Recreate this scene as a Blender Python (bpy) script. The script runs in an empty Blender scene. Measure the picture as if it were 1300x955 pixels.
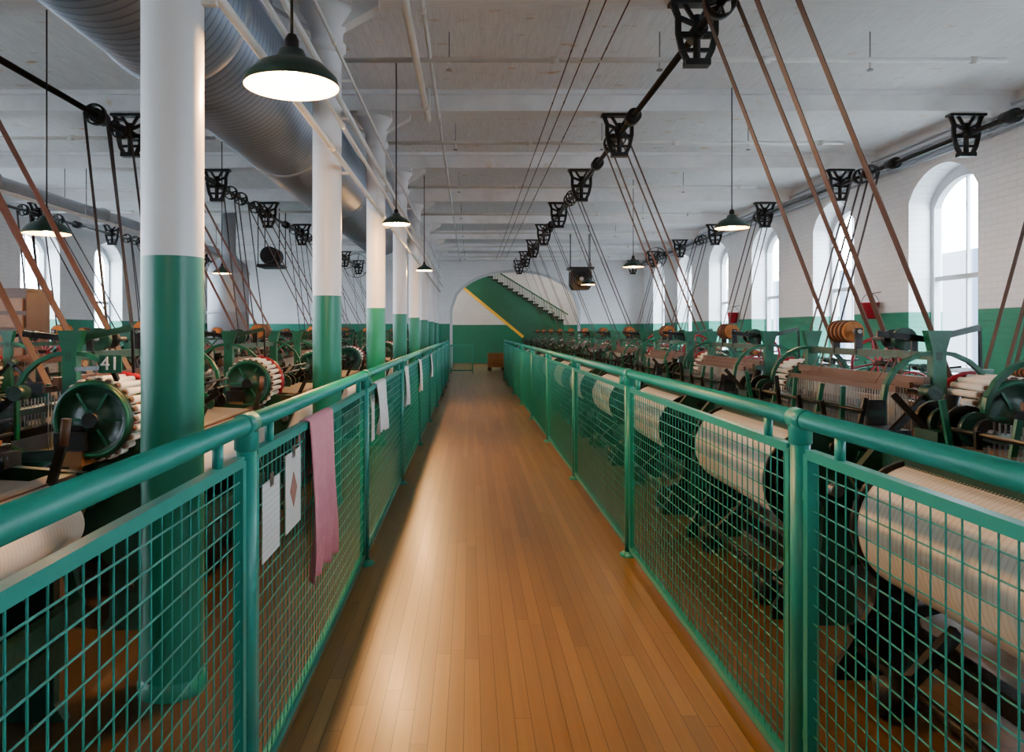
import bpy, math, random
from mathutils import Vector, Matrix
random.seed(4)
C = bpy.context.scene.collection
EYE=1.38
# ------------------------------------------------------------------ materials
def nn(nt,t,**k):
    n=nt.nodes.new(t)
    for a,b in k.items(): setattr(n,a,b)
    return n
def pmat(name,col,rough=.5,metal=0.,var=.15,scale=8.,bump=.1,emit=None,estr=0,bscale=40.,coat=0,dark=None,spec=.5):
    m=bpy.data.materials.new(name); m.use_nodes=True; nt=m.node_tree
    b=nt.nodes['Principled BSDF']
    tc=nn(nt,'ShaderNodeTexCoord'); no=nn(nt,'ShaderNodeTexNoise')
    no.inputs['Scale'].default_value=scale; no.inputs['Detail'].default_value=4
    nt.links.new(tc.outputs['Object'],no.inputs['Vector'])
    mx=nn(nt,'ShaderNodeMix',data_type='RGBA')
    c=Vector(col[:3]); d=Vector(dark) if dark else c*(1-var*2)
    mx.inputs[6].default_value=(*[max(0,v) for v in d],1)
    mx.inputs[7].default_value=(*[min(1,v) for v in c*(1+var*.5)],1)
    nt.links.new(no.outputs['Fac'],mx.inputs[0])
    nt.links.new(mx.outputs[2],b.inputs['Base Color'])
    b.inputs['Roughness'].default_value=rough; b.inputs['Metallic'].default_value=metal
    b.inputs['Coat Weight'].default_value=coat; b.inputs['Specular IOR Level'].default_value=spec
    if bump:
        n2=nn(nt,'ShaderNodeTexNoise'); n2.inputs['Scale'].default_value=bscale
        nt.links.new(tc.outputs['Object'],n2.inputs['Vector'])
        bp=nn(nt,'ShaderNodeBump'); bp.inputs['Strength'].default_value=bump; bp.inputs['Distance'].default_value=.01
        nt.links.new(n2.outputs['Fac'],bp.inputs['Height']); nt.links.new(bp.outputs['Normal'],b.inputs['Normal'])
    if emit:
        b.inputs['Emission Color'].default_value=(*emit,1); b.inputs['Emission Strength'].default_value=estr
    return m
def math_n(nt,op,a,b=None,c=None):
    n=nn(nt,'ShaderNodeMath',operation=op)
    for i,v in enumerate((a,b,c)):
        if v is None: continue
        if hasattr(v,'links'): nt.links.new(v,n.inputs[i])
        else: n.inputs[i].default_value=v
    return n.outputs[0]
WHITE=(.88,.89,.92); GREEN=(.0,.225,.14)
def two_tone(name,horizontal_axis,brick=True,h=1.67,white=WHITE,green=GREEN,rough=.4):
    m=bpy.data.materials.new(name); m.use_nodes=True; nt=m.node_tree; b=nt.nodes['Principled BSDF']
    tc=nn(nt,'ShaderNodeTexCoord'); sp=nn(nt,'ShaderNodeSeparateXYZ'); nt.links.new(tc.outputs['Object'],sp.inputs[0])
    f=math_n(nt,'GREATER_THAN',sp.outputs['Z'],h)
    no=nn(nt,'ShaderNodeTexNoise'); no.inputs['Scale'].default_value=2.5; no.inputs['Detail'].default_value=6
    nt.links.new(tc.outputs['Object'],no.inputs['Vector'])
    w=nn(nt,'ShaderNodeMix',data_type='RGBA'); w.inputs[6].default_value=(*[c*.84 for c in white],1); w.inputs[7].default_value=(*white,1)
    nt.links.new(no.outputs['Fac'],w.inputs[0])
    g=nn(nt,'ShaderNodeMix',data_type='RGBA'); g.inputs[6].default_value=(*[c*.75 for c in green],1); g.inputs[7].default_value=(*green,1)
    nt.links.new(no.outputs['Fac'],g.inputs[0])
    mx=nn(nt,'ShaderNodeMix',data_type='RGBA'); nt.links.new(f,mx.inputs[0]); nt.links.new(g.outputs[2],mx.inputs[6]); nt.links.new(w.outputs[2],mx.inputs[7])
    out=mx.outputs[2]
    b.inputs['Roughness'].default_value=rough
    if brick:
        cb=nn(nt,'ShaderNodeCombineXYZ'); nt.links.new(sp.outputs[horizontal_axis],cb.inputs[0]); nt.links.new(sp.outputs['Z'],cb.inputs[1])
        br=nn(nt,'ShaderNodeTexBrick'); br.inputs['Scale'].default_value=1; br.inputs['Brick Width'].default_value=.23; br.inputs['Row Height'].default_value=.08
        br.inputs['Mortar Size'].default_value=.006; br.inputs['Mortar Smooth'].default_value=.5; br.inputs['Color1'].default_value=(1,1,1,1); br.inputs['Color2'].default_value=(.88,.88,.88,1); br.inputs['Mortar'].default_value=(.6,.6,.6,1)
        nt.links.new(cb.outputs[0],br.inputs['Vector'])
        ml=nn(nt,'ShaderNodeMix',data_type='RGBA',blend_type='MULTIPLY'); ml.inputs[0].default_value=.4
        nt.links.new(out,ml.inputs[6]); nt.links.new(br.outputs['Color'],ml.inputs[7]); out=ml.outputs[2]
        bp=nn(nt,'ShaderNodeBump'); bp.inputs['Strength'].default_value=.6; bp.inputs['Distance'].default_value=.012
        nt.links.new(br.outputs['Color'],bp.inputs['Height']); nt.links.new(bp.outputs['Normal'],b.inputs['Normal'])
    nt.links.new(out,b.inputs['Base Color'])
    return m
def plank_mat(name,c1,c2,mortar,width,length,rough,bumps=.2,stain=None,coat=0,swap=True,st=(.52,.68),msize=.0015,grain=(14,1.2),gmix=.45,side_shade=False,sscale=1.3):
    m=bpy.data.materials.new(name); m.use_nodes=True; nt=m.node_tree; b=nt.nodes['Principled BSDF']
    tc=nn(nt,'ShaderNodeTexCoord'); sp=nn(nt,'ShaderNodeSeparateXYZ'); nt.links.new(tc.outputs['Object'],sp.inputs[0])
    cb=nn(nt,'ShaderNodeCombineXYZ')
    along=sp.outputs['Y' if swap else 'X']; across=sp.outputs['X' if swap else 'Y']
    across=math_n(nt,'ADD',across,width*1000.37); 
    row=math_n(nt,'FLOOR',math_n(nt,'DIVIDE',across,width))
    wn=nn(nt,'ShaderNodeTexWhiteNoise',noise_dimensions='1D'); nt.links.new(row,wn.inputs['W'])
    al=math_n(nt,'MULTIPLY_ADD',wn.outputs['Value'],length*7.3,along)
    nt.links.new(al,cb.inputs[0]); nt.links.new(across,cb.inputs[1])
    br=nn(nt,'ShaderNodeTexBrick'); br.offset=0; br.inputs['Scale'].default_value=1; br.inputs['Brick Width'].default_value=length; br.inputs['Row Height'].default_value=width
    br.inputs['Mortar Size'].default_value=msize; br.inputs['Color1'].default_value=(*c1,1); br.inputs['Color2'].default_value=(*c2,1); br.inputs['Mortar'].default_value=(*mortar,1)
    nt.links.new(cb.outputs[0],br.inputs['Vector'])
    mp=nn(nt,'ShaderNodeMapping'); mp.inputs['Scale'].default_value=(grain[0],grain[1],1) if swap else (grain[1],grain[0],1); nt.links.new(tc.outputs['Object'],mp.inputs[0])
    no=nn(nt,'ShaderNodeTexNoise'); no.inputs['Scale'].default_value=3; no.inputs['Detail'].default_value=5; nt.links.new(mp.outputs[0],no.inputs['Vector'])
    mul=nn(nt,'ShaderNodeMix',data_type='RGBA',blend_type='MULTIPLY'); mul.inputs[0].default_value=gmix
    nt.links.new(br.outputs['Color'],mul.inputs[6])
    out=mul.outputs[2]
    rgb=nn(nt,'ShaderNodeValToRGB'); nt.links.new(no.outputs['Fac'],rgb.inputs[0])
    rgb.color_ramp.elements[0].position=.3; rgb.color_ramp.elements[0].color=(.68,.68,.68,1); rgb.color_ramp.elements[1].position=.7; rgb.color_ramp.elements[1].color=(1,1,1,1)
    nt.links.new(rgb.outputs[0],mul.inputs[7])
    if stain:
        n3=nn(nt,'ShaderNodeTexNoise'); n3.inputs['Scale'].default_value=sscale; n3.inputs['Detail'].default_value=9; n3.inputs['Roughness'].default_value=.68
        mp3=nn(nt,'ShaderNodeMapping'); mp3.inputs['Scale'].default_value=(1,2.4,1); nt.links.new(tc.outputs['Object'],mp3.inputs[0]); nt.links.new(mp3.outputs[0],n3.inputs['Vector'])
        r3=nn(nt,'ShaderNodeValToRGB'); r3.color_ramp.elements[0].position=st[0]; r3.color_ramp.elements[0].color=(0,0,0,1); r3.color_ramp.elements[1].position=st[1]; r3.color_ramp.elements[1].color=(.9,.9,.9,1)
        nt.links.new(n3.outputs['Fac'],r3.inputs[0])
        m3=nn(nt,'ShaderNodeMix',data_type='RGBA'); nt.links.new(r3.outputs[0],m3.inputs[0]); nt.links.new(out,m3.inputs[6]); m3.inputs[7].default_value=(*stain,1)
        out=m3.outputs[2]
    if side_shade:
        # shade under the machines painted into the floor colour, deepest cloth-side; walkway unshaded
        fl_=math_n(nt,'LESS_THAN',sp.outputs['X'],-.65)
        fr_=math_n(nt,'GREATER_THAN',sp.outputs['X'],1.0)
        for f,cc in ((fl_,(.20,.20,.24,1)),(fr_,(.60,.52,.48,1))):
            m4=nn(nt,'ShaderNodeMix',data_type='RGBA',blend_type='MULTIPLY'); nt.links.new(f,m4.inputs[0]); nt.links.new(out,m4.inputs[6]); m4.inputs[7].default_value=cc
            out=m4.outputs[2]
    nt.links.new(out,b.inputs['Base Color'])
    rr=nn(nt,'ShaderNodeMapRange'); rr.inputs[3].default_value=rough*.85; rr.inputs[4].default_value=rough*1.15; nt.links.new(no.outputs['Fac'],rr.inputs[0]); nt.links.new(rr.outputs[0],b.inputs['Roughness'])
    bp=nn(nt,'ShaderNodeBump'); bp.inputs['Strength'].default_value=bumps; bp.inputs['Distance'].default_value=.004
    nt.links.new(br.outputs['Fac'],bp.inputs['Height']); bp.invert=True; nt.links.new(bp.outputs['Normal'],b.inputs['Normal'])
    b.inputs['Coat Weight'].default_value=coat; b.inputs['Coat Roughness'].default_value=.2
    return m
def stripe_mat(name,c1,c2,axis,scale,rough=.8,sharp=(.4,.6),metal=0,bump=.3,tilt=0):
    m=bpy.data.materials.new(name); m.use_nodes=True; nt=m.node_tree; b=nt.nodes['Principled BSDF']
    tc=nn(nt,'ShaderNodeTexCoord'); sp=nn(nt,'ShaderNodeSeparateXYZ'); nt.links.new(tc.outputs['Object'],sp.inputs[0])
    v=math_n(nt,'MULTIPLY',sp.outputs[axis],scale)
    if tilt: v=math_n(nt,'ADD',v,math_n(nt,'MULTIPLY',sp.outputs['X'],tilt))
    v=math_n(nt,'SINE',v); v=math_n(nt,'MULTIPLY_ADD',v,.5,.5)
    r=nn(nt,'ShaderNodeValToRGB'); r.color_ramp.elements[0].position=sharp[0]; r.color_ramp.elements[1].position=sharp[1]
    r.color_ramp.elements[0].color=(*c1,1); r.color_ramp.elements[1].color=(*c2,1); nt.links.new(v,r.inputs[0])
    nt.links.new(r.outputs[0],b.inputs['Base Color']); b.inputs['Roughness'].default_value=rough; b.inputs['Metallic'].default_value=metal
    if metal==0: b.inputs['Specular IOR Level'].default_value=.05
    if bump:
        bp=nn(nt,'ShaderNodeBump'); bp.inputs['Strength'].default_value=bump; bp.inputs['Distance'].default_value=.006; nt.links.new(v,bp.inputs['Height']); nt.links.new(bp.outputs['Normal'],b.inputs['Normal'])
    return m

M_floor=plank_mat('oak_floor',(.31,.168,.042),(.20,.105,.026),(.07,.034,.011),.06,1.7,.34,.12,coat=.12,msize=.0014,grain=(16,.35),gmix=.6,side_shade=True)
M_ceil=plank_mat('painted_ceiling_planks',(.92,.92,.94),(.89,.89,.92),(.72,.72,.74),.16,200,.6,.3,stain=(.60,.34,.13),st=(.60,.70),sscale=2.6)
M_beam=plank_mat('painted_beam',(.92,.92,.95),(.90,.90,.93),(.7,.7,.72),.6,200,.6,.1,stain=(.66,.44,.22),swap=False,st=(.62,.74),sscale=2.4)
M_wallY=two_tone('painted_brick_side','Y'); M_wallX=two_tone('painted_brick_end','X')
M_col=two_tone('painted_column','X',brick=False,h=1.665,white=(.84,.84,.87),green=(0,.20,.13),rough=.36)
M_rail=pmat('teal_rail_paint',(.003,.25,.205),.4,0,.06,6,.03)
M_green=pmat('green_machine_enamel',(.001,.12,.065),.4,0,.35,7,.15)
M_dgreen=pmat('dark_green_cast_iron',(.003,.05,.03),.42,0,.4,7,.2)
M_iron=pmat('black_cast_iron',(.010,.010,.012),.45,.3,.4,15,.25)
M_dark=pmat('oily_dark_iron',(.018,.017,.018),.35,.6,.4,20,.25)
M_steel=pmat('worn_steel',(.28,.29,.31),.35,.9,.2,15,.1)
M_wood=pmat('varnished_wood',(.30,.12,.035),.4,0,.3,6,.1)
M_woodd=pmat('dark_wood',(.12,.05,.025),.45,0,.3,6,.1)
M_thread=pmat('brown_thread',(.42,.16,.04),.8,0,.3,30,.3)
M_red=pmat('red_enamel',(.36,.008,.025),.35,0,.2,8,.05)
M_cream=pmat('cream_bobbin_yarn',(.85,.83,.78),.7,0,.06,30,.05)
M_warp=stripe_mat('warp_yarn_roll',(.56,.51,.44),(.66,.62,.55),'Y',220,1.0,(.0,.3),bump=0)
M_cloth=stripe_mat('white_cloth_roll',(.62,.59,.55),(.68,.65,.61),'Y',330,.9,(.1,.8),bump=0)
M_web=pmat('woven_cloth_web',(.26,.235,.205),.8,0,.1,12,.05)
M_yarn=pmat('warp_threads',(.48,.42,.35),.9,0,.1,30,0,spec=.1)
M_heddle=pmat('heddle_wires',(.45,.43,.40),.5,.2,.15,30,0)
M_belt=pmat('leather_belt',(.10,.04,.026),.5,0,.3,5,.15)
M_beltl=pmat('reddish_leather_belt',(.14,.05,.03),.5,0,.3,5,.15)
M_beltd=pmat('dark_leather_belt',(.04,.02,.017),.5,0,.3,5,.15)
M_duct=stripe_mat('galvanised_spiral_duct',(.18,.22,.29),(.29,.34,.42),'Y',75,.42,(.02,.2),metal=.65,bump=.5,tilt=5)
M_galv=pmat('galvanised_sheet',(.40,.43,.48),.45,.5,.12,6,.08)
M_pipe=pmat('white_painted_pipe',(.78,.77,.75),.4,0,.08,5,.05)
M_conduit=pmat('grey_conduit',(.46,.50,.56),.4,.2,.1,5,.03)
M_cable=pmat('rusty_cable',(.20,.12,.09),.6,.2,.3,8,.05)
M_shade=pmat('green_enamel_shade',(.01,.035,.03),.3,0,.1,8,0)
M_shadein=pmat('cream_enamel_inside',(.80,.62,.40),.4,0,.02,8,0)
M_bulb=pmat('glowing_bulb',(1,.9,.7),.3,0,0,8,0,emit=(1,.80,.5),estr=110)
M_frame=pmat('white_window_paint',(.50,.54,.58),.4,0,.05,8,.05)
M_pink=pmat('pink_cotton',(.66,.25,.31),.9,0,.1,25,.4,bscale=150)
M_linen=pmat('white_linen',(.76,.75,.74),.9,0,.08,25,.3,bscale=150)
M_yellow=pmat('yellow_handrail',(.80,.45,.02),.4,0,.1,8,.05)
M_stair=pmat('green_stair_paint',(.0,.10,.055),.4,0,.15,4,.05)
M_paper=stripe_mat('printed_card',(.50,.50,.49),(.58,.58,.56),'Z',330,.7,(.05,.3),bump=0)
M_card=pmat('cream_card',(.56,.54,.51),.8,0,.05,20,.02)
M_brownw=pmat('brown_weave',(.30,.12,.08),.8,0,.1,60,.1)
def glassm():
    m=bpy.data.materials.new('thin_window_glass'); m.use_nodes=True; nt=m.node_tree; nt.nodes.clear()
    o=nn(nt,'ShaderNodeOutputMaterial'); t=nn(nt,'ShaderNodeBsdfTransparent'); g=nn(nt,'ShaderNodeBsdfGlossy'); g.inputs['Roughness'].default_value=.05
    mx=nn(nt,'ShaderNodeMixShader'); mx.inputs[0].default_value=.05
    nt.links.new(t.outputs[0],mx.inputs[1]); nt.links.new(g.outputs[0],mx.inputs[2]); nt.links.new(mx.outputs[0],o.inputs[0]); return m
M_glass=glassm()

# ------------------------------------------------------------------ mesh builder
class B:
    def __init__(s): s.v=[];s.f=[];s.mi=[];s.sm=[];s.mats=[]
    def _m(s,m):
        if m not in s.mats: s.mats.append(m)
        return s.mats.index(m)
    def add(s,vs,fs,m,smooth=False):
        o=len(s.v); s.v+= [tuple(v) for v in vs]; k=s._m(m)
        for i,f in enumerate(fs):
            s.f.append([a+o for a in f]); s.mi.append(k); s.sm.append(smooth[i] if isinstance(smooth,list) else smooth)
        return s
    def box(s,x0,x1,y0,y1,z0,z1,m):
        vs=[(x,y,z) for x in (x0,x1) for y in (y0,y1) for z in (z0,z1)]
        return s.add(vs,[(0,1,3,2),(4,6,7,5),(0,4,5,1),(2,3,7,6),(0,2,6,4),(1,5,7,3)],m)
    def bar(s,p,q,w,h,m,up=(0,0,1)):
        p=Vector(p);q=Vector(q);d=(q-p).normalized();u=Vector(up)
        if abs(d.dot(u))>.95: u=Vector((1,0,0))
        a=d.cross(u).normalized();b=d.cross(a)
        vs=[e+a*i*w/2+b*j*h/2 for e in (p,q) for i,j in ((-1,-1),(1,-1),(1,1),(-1,1))]
        return s.add(vs,[(3,2,1,0),(4,5,6,7),(0,1,5,4),(1,2,6,5),(2,3,7,6),(3,0,4,7)],m)
    def cyl(s,p,q,r,m,r2=None,n=16,caps=True):
        p=Vector(p);q=Vector(q);r2=r if r2 is None else r2
        d=(q-p).normalized();u=Vector((0,0,1)) if abs(d.z)<.9 else Vector((1,0,0))
        a=d.cross(u).normalized();b=d.cross(a)
        vs=[];fs=[];sm=[]
        for e,rr in ((p,r),(q,r2)):
            for i in range(n):
                t=2*math.pi*i/n; vs.append(e+a*math.cos(t)*rr+b*math.sin(t)*rr)
        for i in range(n):
            j=(i+1)%n; fs.append((i,j,n+j,n+i)); sm.append(True)
        if caps: fs+= [tuple(range(n))[::-1],tuple(range(n,2*n))]; sm+=[False,False]
        return s.add(vs,fs,m,sm)
    def lathe(s,prof,m,c=(0,0,0),axis='z',n=24,ends=False):
        vs=[];fs=[]
        for r,h in prof:
            for i in range(n):
                t=2*math.pi*i/n; a,b=r*math.cos(t),r*math.sin(t)
                v=(a,b,h) if axis=='z' else ((a,h,b) if axis=='y' else (h,a,b))
                vs.append((v[0]+c[0],v[1]+c[1],v[2]+c[2]))
        for k in range(len(prof)-1):
            for i in range(n):
                j=(i+1)%n; fs.append((k*n+i,k*n+j,(k+1)*n+j,(k+1)*n+i))
        return s.add(vs,fs,m,True)
    def ring(s,c,R,r,m,axis='y',n=24,k=6):
        vs=[];fs=[]
        for i in range(n):
            t=2*math.pi*i/n
            for j in range(k):
                p=2*math.pi*j/k; rr=R+r*math.cos(p); a,b,h=rr*math.cos(t),rr*math.sin(t),r*math.sin(p)
                v=(a,h,b) if axis=='y' else ((a,b,h) if axis=='z' else (h,a,b)); vs.append((v[0]+c[0],v[1]+c[1],v[2]+c[2]))
        for i in range(n):
            for j in range(k):
                fs.append((i*k+j,((i+1)%n)*k+j,((i+1)%n)*k+(j+1)%k,i*k+(j+1)%k))
        return s.add(vs,fs,m,True)
    def extr(s,poly,y0,y1,m,plane='xz'):
        n=len(poly)
        def P(a,b,h): return (a,h,b) if plane=='xz' else ((h,a,b) if plane=='yz' else (a,b,h))
        vs=[P(a,b,y0) for a,b in poly]+[P(a,b,y1) for a,b in poly]
        fs=[tuple(range(n)),tuple(range(n,2*n))[::-1]]+[(i,n+i,n+(i+1)%n,(i+1)%n) for i in range(n)]
        return s.add(vs,fs,m)
    def merge(s,o):
        off=len(s.v); s.v+=o.v
        for f,mi,sm in zip(o.f,o.mi,o.sm):
            s.f.append([a+off for a in f]); s.mi.append(s._m(o.mats[mi])); s.sm.append(sm)
        return s
    def mesh(s,name):
        me=bpy.data.meshes.new(name); me.from_pydata(s.v,[],s.f)
        for m in s.mats: me.materials.append(m)
        me.polygons.foreach_set('material_index',s.mi); me.polygons.foreach_set('use_smooth',s.sm)
        me.update(); return me
    def obj(s,name,parent=None,loc=(0,0,0)):
        o=bpy.data.objects.new(name,s.mesh(name)); C.objects.link(o); o.location=loc
        if parent: o.parent=parent
        return o
def tag(o,label,cat,group=None):
    o['label']=label;o['category']=cat
    if group:o['group']=group
    return o
def struct(o): o['kind']='structure'; return o
def empty(name,loc,label,cat,group=None,scale=(1,1,1)):
    e=bpy.data.objects.new(name,None); e.empty_display_size=.2; C.objects.link(e); e.location=loc; e.scale=scale
    return tag(e,label,cat,group)
def child(name,mesh,parent,loc=(0,0,0)):
    o=bpy.data.objects.new(name,mesh); C.objects.link(o); o.parent=parent; o.location=loc; return o

# ------------------------------------------------------------------ room shell
XR,XL=6.55,-9.55; Y0,Y1=-5.2,29.0; HC=4.27; HB=4.03
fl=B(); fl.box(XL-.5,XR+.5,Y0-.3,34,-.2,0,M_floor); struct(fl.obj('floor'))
ce=B(); ce.box(XL-.5,XR+.5,Y0-.3,34,HC,HC+.2,M_ceil); struct(ce.obj('ceiling'))
beams=[2.97+3.2*k for k in range(-2,9)]
for i,y in enumerate(beams):
    b=B(); b.box(XL,XR,y-.15,y+.15,HB,HC,M_beam); b.box(XL,XR,y-.2,y+.2,HC-.05,HC,M_beam); struct(b.obj('trim_%d'%(i+1)))
wc=[y+1.32 for y in beams if y+1.6<28.8]
HW=.78
def side_wall(name,xin,xout):
    b=B(); x0,x1=min(xin,xout),max(xin,xout)
    sill=.78; spring=3.3; apex=3.72; hw=HW
    edges=[Y0]
    for c in wc: edges+= [c-hw,c+hw]
    edges.append(Y1+.1)
    b.box(x0,x1,Y0,Y1+.1,0,sill,M_wallY)
    for i in range(0,len(edges),2): b.box(x0,x1,edges[i],edges[i+1],sill,HC,M_wallY)
    for c in wc:
        poly=[(c-hw,HC),(c-hw,spring)]
        n=12
        for k in range(1,n):
            t=k/n; yy=c-hw+2*hw*t; poly.append((yy,spring+(apex-spring)*(1-(2*t-1)**2)**.75))
        poly+=[(c+hw,spring),(c+hw,HC)]
        b.extr(poly,x0,x1,M_wallY,'yz')
    return struct(b.obj(name))
side_wall('wall_right',XR,XR+.5); side_wall('wall_left',XL,XL-.5)
def win_mesh():
    b=B(); hw=HW; z0,z1=.78,3.72
    b.box(-.05,.05,-hw,-hw+.08,z0,z1-.25,M_frame); b.box(-.05,.05,hw-.08,hw,z0,z1-.25,M_frame)
    b.box(-.05,.05,-hw,hw,z0,z0+.1,M_frame); b.box(-.03,.03,-hw,hw,2.12,2.19,M_frame)
    poly=[(-hw,3.2)]+[(-hw+2*hw*k/12,3.3+.42*(max(0,1-(2*k/12-1)**2))**.75) for k in range(13)]+[(hw,3.2)]
    poly+= [(hw-.08,3.2)]+[(hw-.08-(2*hw-.16)*k/12,3.2+.36*(max(0,1-(2*k/12-1)**2))**.75) for k in range(13)]
    b.extr(poly,-.05,.05,M_frame,'yz')
    b.box(-.02,.02,-.015,.015,z0,3.55,M_frame)
    b.box(-.004,.004,-hw+.05,hw-.05,z0+.05,3.45,M_glass)
    b.box(-.42,-.0,-hw,hw,z0-.03,z0+.02,M_frame)
    return b.mesh('window')
wm=win_mesh(); n=1
for c in wc:
    for x,sx in ((XR+.38,1),(XL-.38,-1)):
        o=bpy.data.objects.new('window_%d'%n,wm); C.objects.link(o); o.location=(x,c,0); o.scale=(sx,1,1); struct(o); n+=1
b=B(); ax0,ax1=-.72,4.1; spr=2.2; apx=3.66
b.box(XL,ax0,Y1,Y1+.4,0,HC,M_wallX); b.box(ax1,XR,Y1,Y1+.4,0,HC,M_wallX)
poly=[(ax0,HC),(ax0,spr)]
for k in range(1,24):
    t=k/24; poly.append((ax0+(ax1-ax0)*t,spr+(apx-spr)*(1-(2*t-1)**2)**.5))
poly+=[(ax1,spr),(ax1,HC)]
b.extr(poly,Y1,Y1+.4,M_wallX); struct(b.obj('wall_end'))
b=B(); b.box(XL,XR,33.6,33.9,0,HC,M_wallX); struct(b.obj('wall_stairwell'))
b=B(); b.box(-3.2,-3,Y1+.4,33.6,0,HC,M_wallY); struct(b.obj('wall_stairwell_left'))
b=B(); b.box(5.6,5.8,Y1+.4,33.6,0,HC,M_wallY); struct(b.obj('wall_stairwell_right'))
b=B(); b.box(XL-.5,XR+.5,Y0-.3,Y0,0,HC,M_wallX); struct(b.obj('wall_entrance'))
tr=B()
pts=[(ax0,0)]+[(ax0,spr)]+[(ax0+(ax1-ax0)*k/24,spr+(apx-spr)*(1-(2*k/24-1)**2)**.5) for k in range(1,24)]+[(ax1,spr),(ax1,0)]
for p,q in zip(pts,pts[1:]): tr.bar((p[0],Y1-.03,p[1]),(q[0],Y1-.03,q[1]),.1,.1,M_frame,up=(0,1,0))
struct(tr.obj('trim_20'))
# staircase behind arch
e=empty('staircase',(0,31.6,0),'green painted staircase with yellow handrail behind archway','staircase')
def P2(px,py): return ((px-597)*31.6/975, EYE-(py-421)*31.6/975)
N=17
top=[]
def TP(k): return P2(606+6.4*k,345+3.9*k)
for k in range(N):
    a=TP(k); c2=TP(k+1); top+=[a,(c2[0],a[1])]
b=B(); b.extr([P2(586,362),P2(592,346)]+top+[P2(716,416),P2(716,464),P2(668,464),P2(662,428)],-.06,.0,M_stair); b.obj('side_panel',e)
st=B()
for k in range(N):
    a=TP(k); c2=TP(k+1); st.box(a[0]-.03,c2[0]+.03,-.14,.4,a[1],a[1]+.06,M_iron); st.box(c2[0]-.02,c2[0],-.02,.4,a[1]-.12,a[1],M_woodd)
st.obj('steps',e)
bl=B(); a,c2=TP(-1),TP(N+1)
bl.bar((a[0],-.03,a[1]+.5),(c2[0],-.03,c2[1]+.5),.05,.07,M_stair,up=(0,1,0))
for k in range(0,N*3):
    q=TP(k/3); bl.box(q[0]-.014,q[0]+.014,-.045,-.02,q[1]-.1,q[1]+.5,M_stair)
bl.obj('balustrade',e)
a,c2=P2(586,364),P2(664,428)
h=B(); h.bar((a[0],-.14,a[1]),(c2[0],-.14,c2[1]),.06,.11,M_yellow,up=(0,1,0)); h.bar((a[0],-.14,a[1]),(c2[0],-.14,c2[1]),.11,.06,M_yellow,up=(0,1,0)); h.obj('handrail',e)

# ------------------------------------------------------------------ columns
b=B(); b.lathe([(.115,.0),(.115,3.66)],M_col,n=32); b.lathe([(.128,0),(.128,.04),(.115,.06)],M_col,n=32); m_shaft=b.mesh('column_shaft')
b=B(); b.lathe([(.115,3.60),(.15,3.63),(.15,3.68),(.125,3.70),(.13,3.78),(.2,3.9),(.22,3.93),(.22,3.97)],M_col,n=32); b.box(-.2,.2,-.2,.2,3.96,4.03,M_col)
for sx in (-1,1): b.extr([(sx*.12,3.8),(sx*.42,3.97),(sx*.42,4.03),(sx*.12,4.03)],-.07,.07,M_col)
m_cap=b.mesh('capital')
for y in [2.97+3.2*k for k in range(-1,8)]:
    e=empty('column',(-1.15,y,0),'round cast-iron column painted white above and green below','column','columns beside the walkway')
    child('column_shaft',m_shaft,e); child('capital',m_cap,e)

# ------------------------------------------------------------------ railings
RH=1.12; PT=1.025
def panel_mesh(L):
    b=B(); z0,z1=.06,PT
    for y in (0,L): b.bar((0,y,z0),(0,y,z1),.028,.028,M_rail)
    for z in (z0,z1): b.bar((0,0,z),(0,L,z),.028,.028,M_rail)
    n=int(L/.052)
    for i in range(1,n): b.cyl((0,L*i/n,z0),(0,L*i/n,z1),.0023,M_rail,n=5,caps=False)
    m=int((z1-z0)/.052)
    for i in range(1,m): b.cyl((.004,0,z0+(z1-z0)*i/m),(.004,L,z0+(z1-z0)*i/m),.0023,M_rail,n=5,caps=False)
    for y in (.18,L-.18): b.cyl((0,y,z1),(0,y,RH-.02),.014,M_rail,n=10)
    return b.mesh('mesh_panel')
def railing(x,ys,label):
    e=empty('railing',(x,ys[0],0),label,'railing')
    r=B(); L=ys[-1]-ys[0]; r.cyl((0,0,RH),(0,L,RH),.0265,M_rail,n=20); r.lathe([(0,0),(.02,-.02),(.0265,0)],M_rail,c=(0,0,RH),axis='y'); r.obj('top_rail',e)
    p=B(); p.cyl((0,0,0),(0,0,RH-.01),.028,M_rail,n=20); p.lathe([(.06,0),(.06,.012),(.034,.03)],M_rail); p.lathe([(.028,RH-.075),(.034,RH-.07),(.034,RH-.02)],M_rail); p.cyl((0,-.045,RH),(0,.045,RH),.031,M_rail,n=20)
    for zz in (.2,.9): p.bar((0,-.06,zz),(0,.06,zz),.012,.03,M_rail)
    pm=p.mesh('post'); pn=panel_mesh(ys[1]-ys[0]-.13)
    for y in ys: child('post',pm,e,(0,y-ys[0],0))
    for y in ys[:-1]: child('mesh_panel',pn,e,(0,y-ys[0]+.065,0))
railing(-.628,[2.156+2.4*k for k in range(-1,9)],'teal pipe railing with wire mesh, cloths hanging on it')
railing(.98,[2.28+2.45*k for k in range(-1,9)],'teal pipe railing with wire mesh beside warp beams')
e=empty('gate',(-.66,25.2,0),'low green mesh gate at the walkway end','gate')
b=B(); b.box(0,.04,-.02,.02,0,.95,M_rail); b.box(.72,.76,-.02,.02,0,.95,M_rail); b.box(0,.76,-.02,.02,.9,.95,M_rail); b.box(0,.76,-.02,.02,.08,.12,M_rail); b.obj('gate_frame',e)
b=B()
for i in range(1,14): b.box(.054*i-.004,.054*i+.004,-.004,.004,.1,.93,M_rail)
for i in range(1,15): b.box(0,.76,-.008,0,.1+.055*i,.106+.055*i,M_rail)
b.obj('wire_mesh',e)

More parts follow.
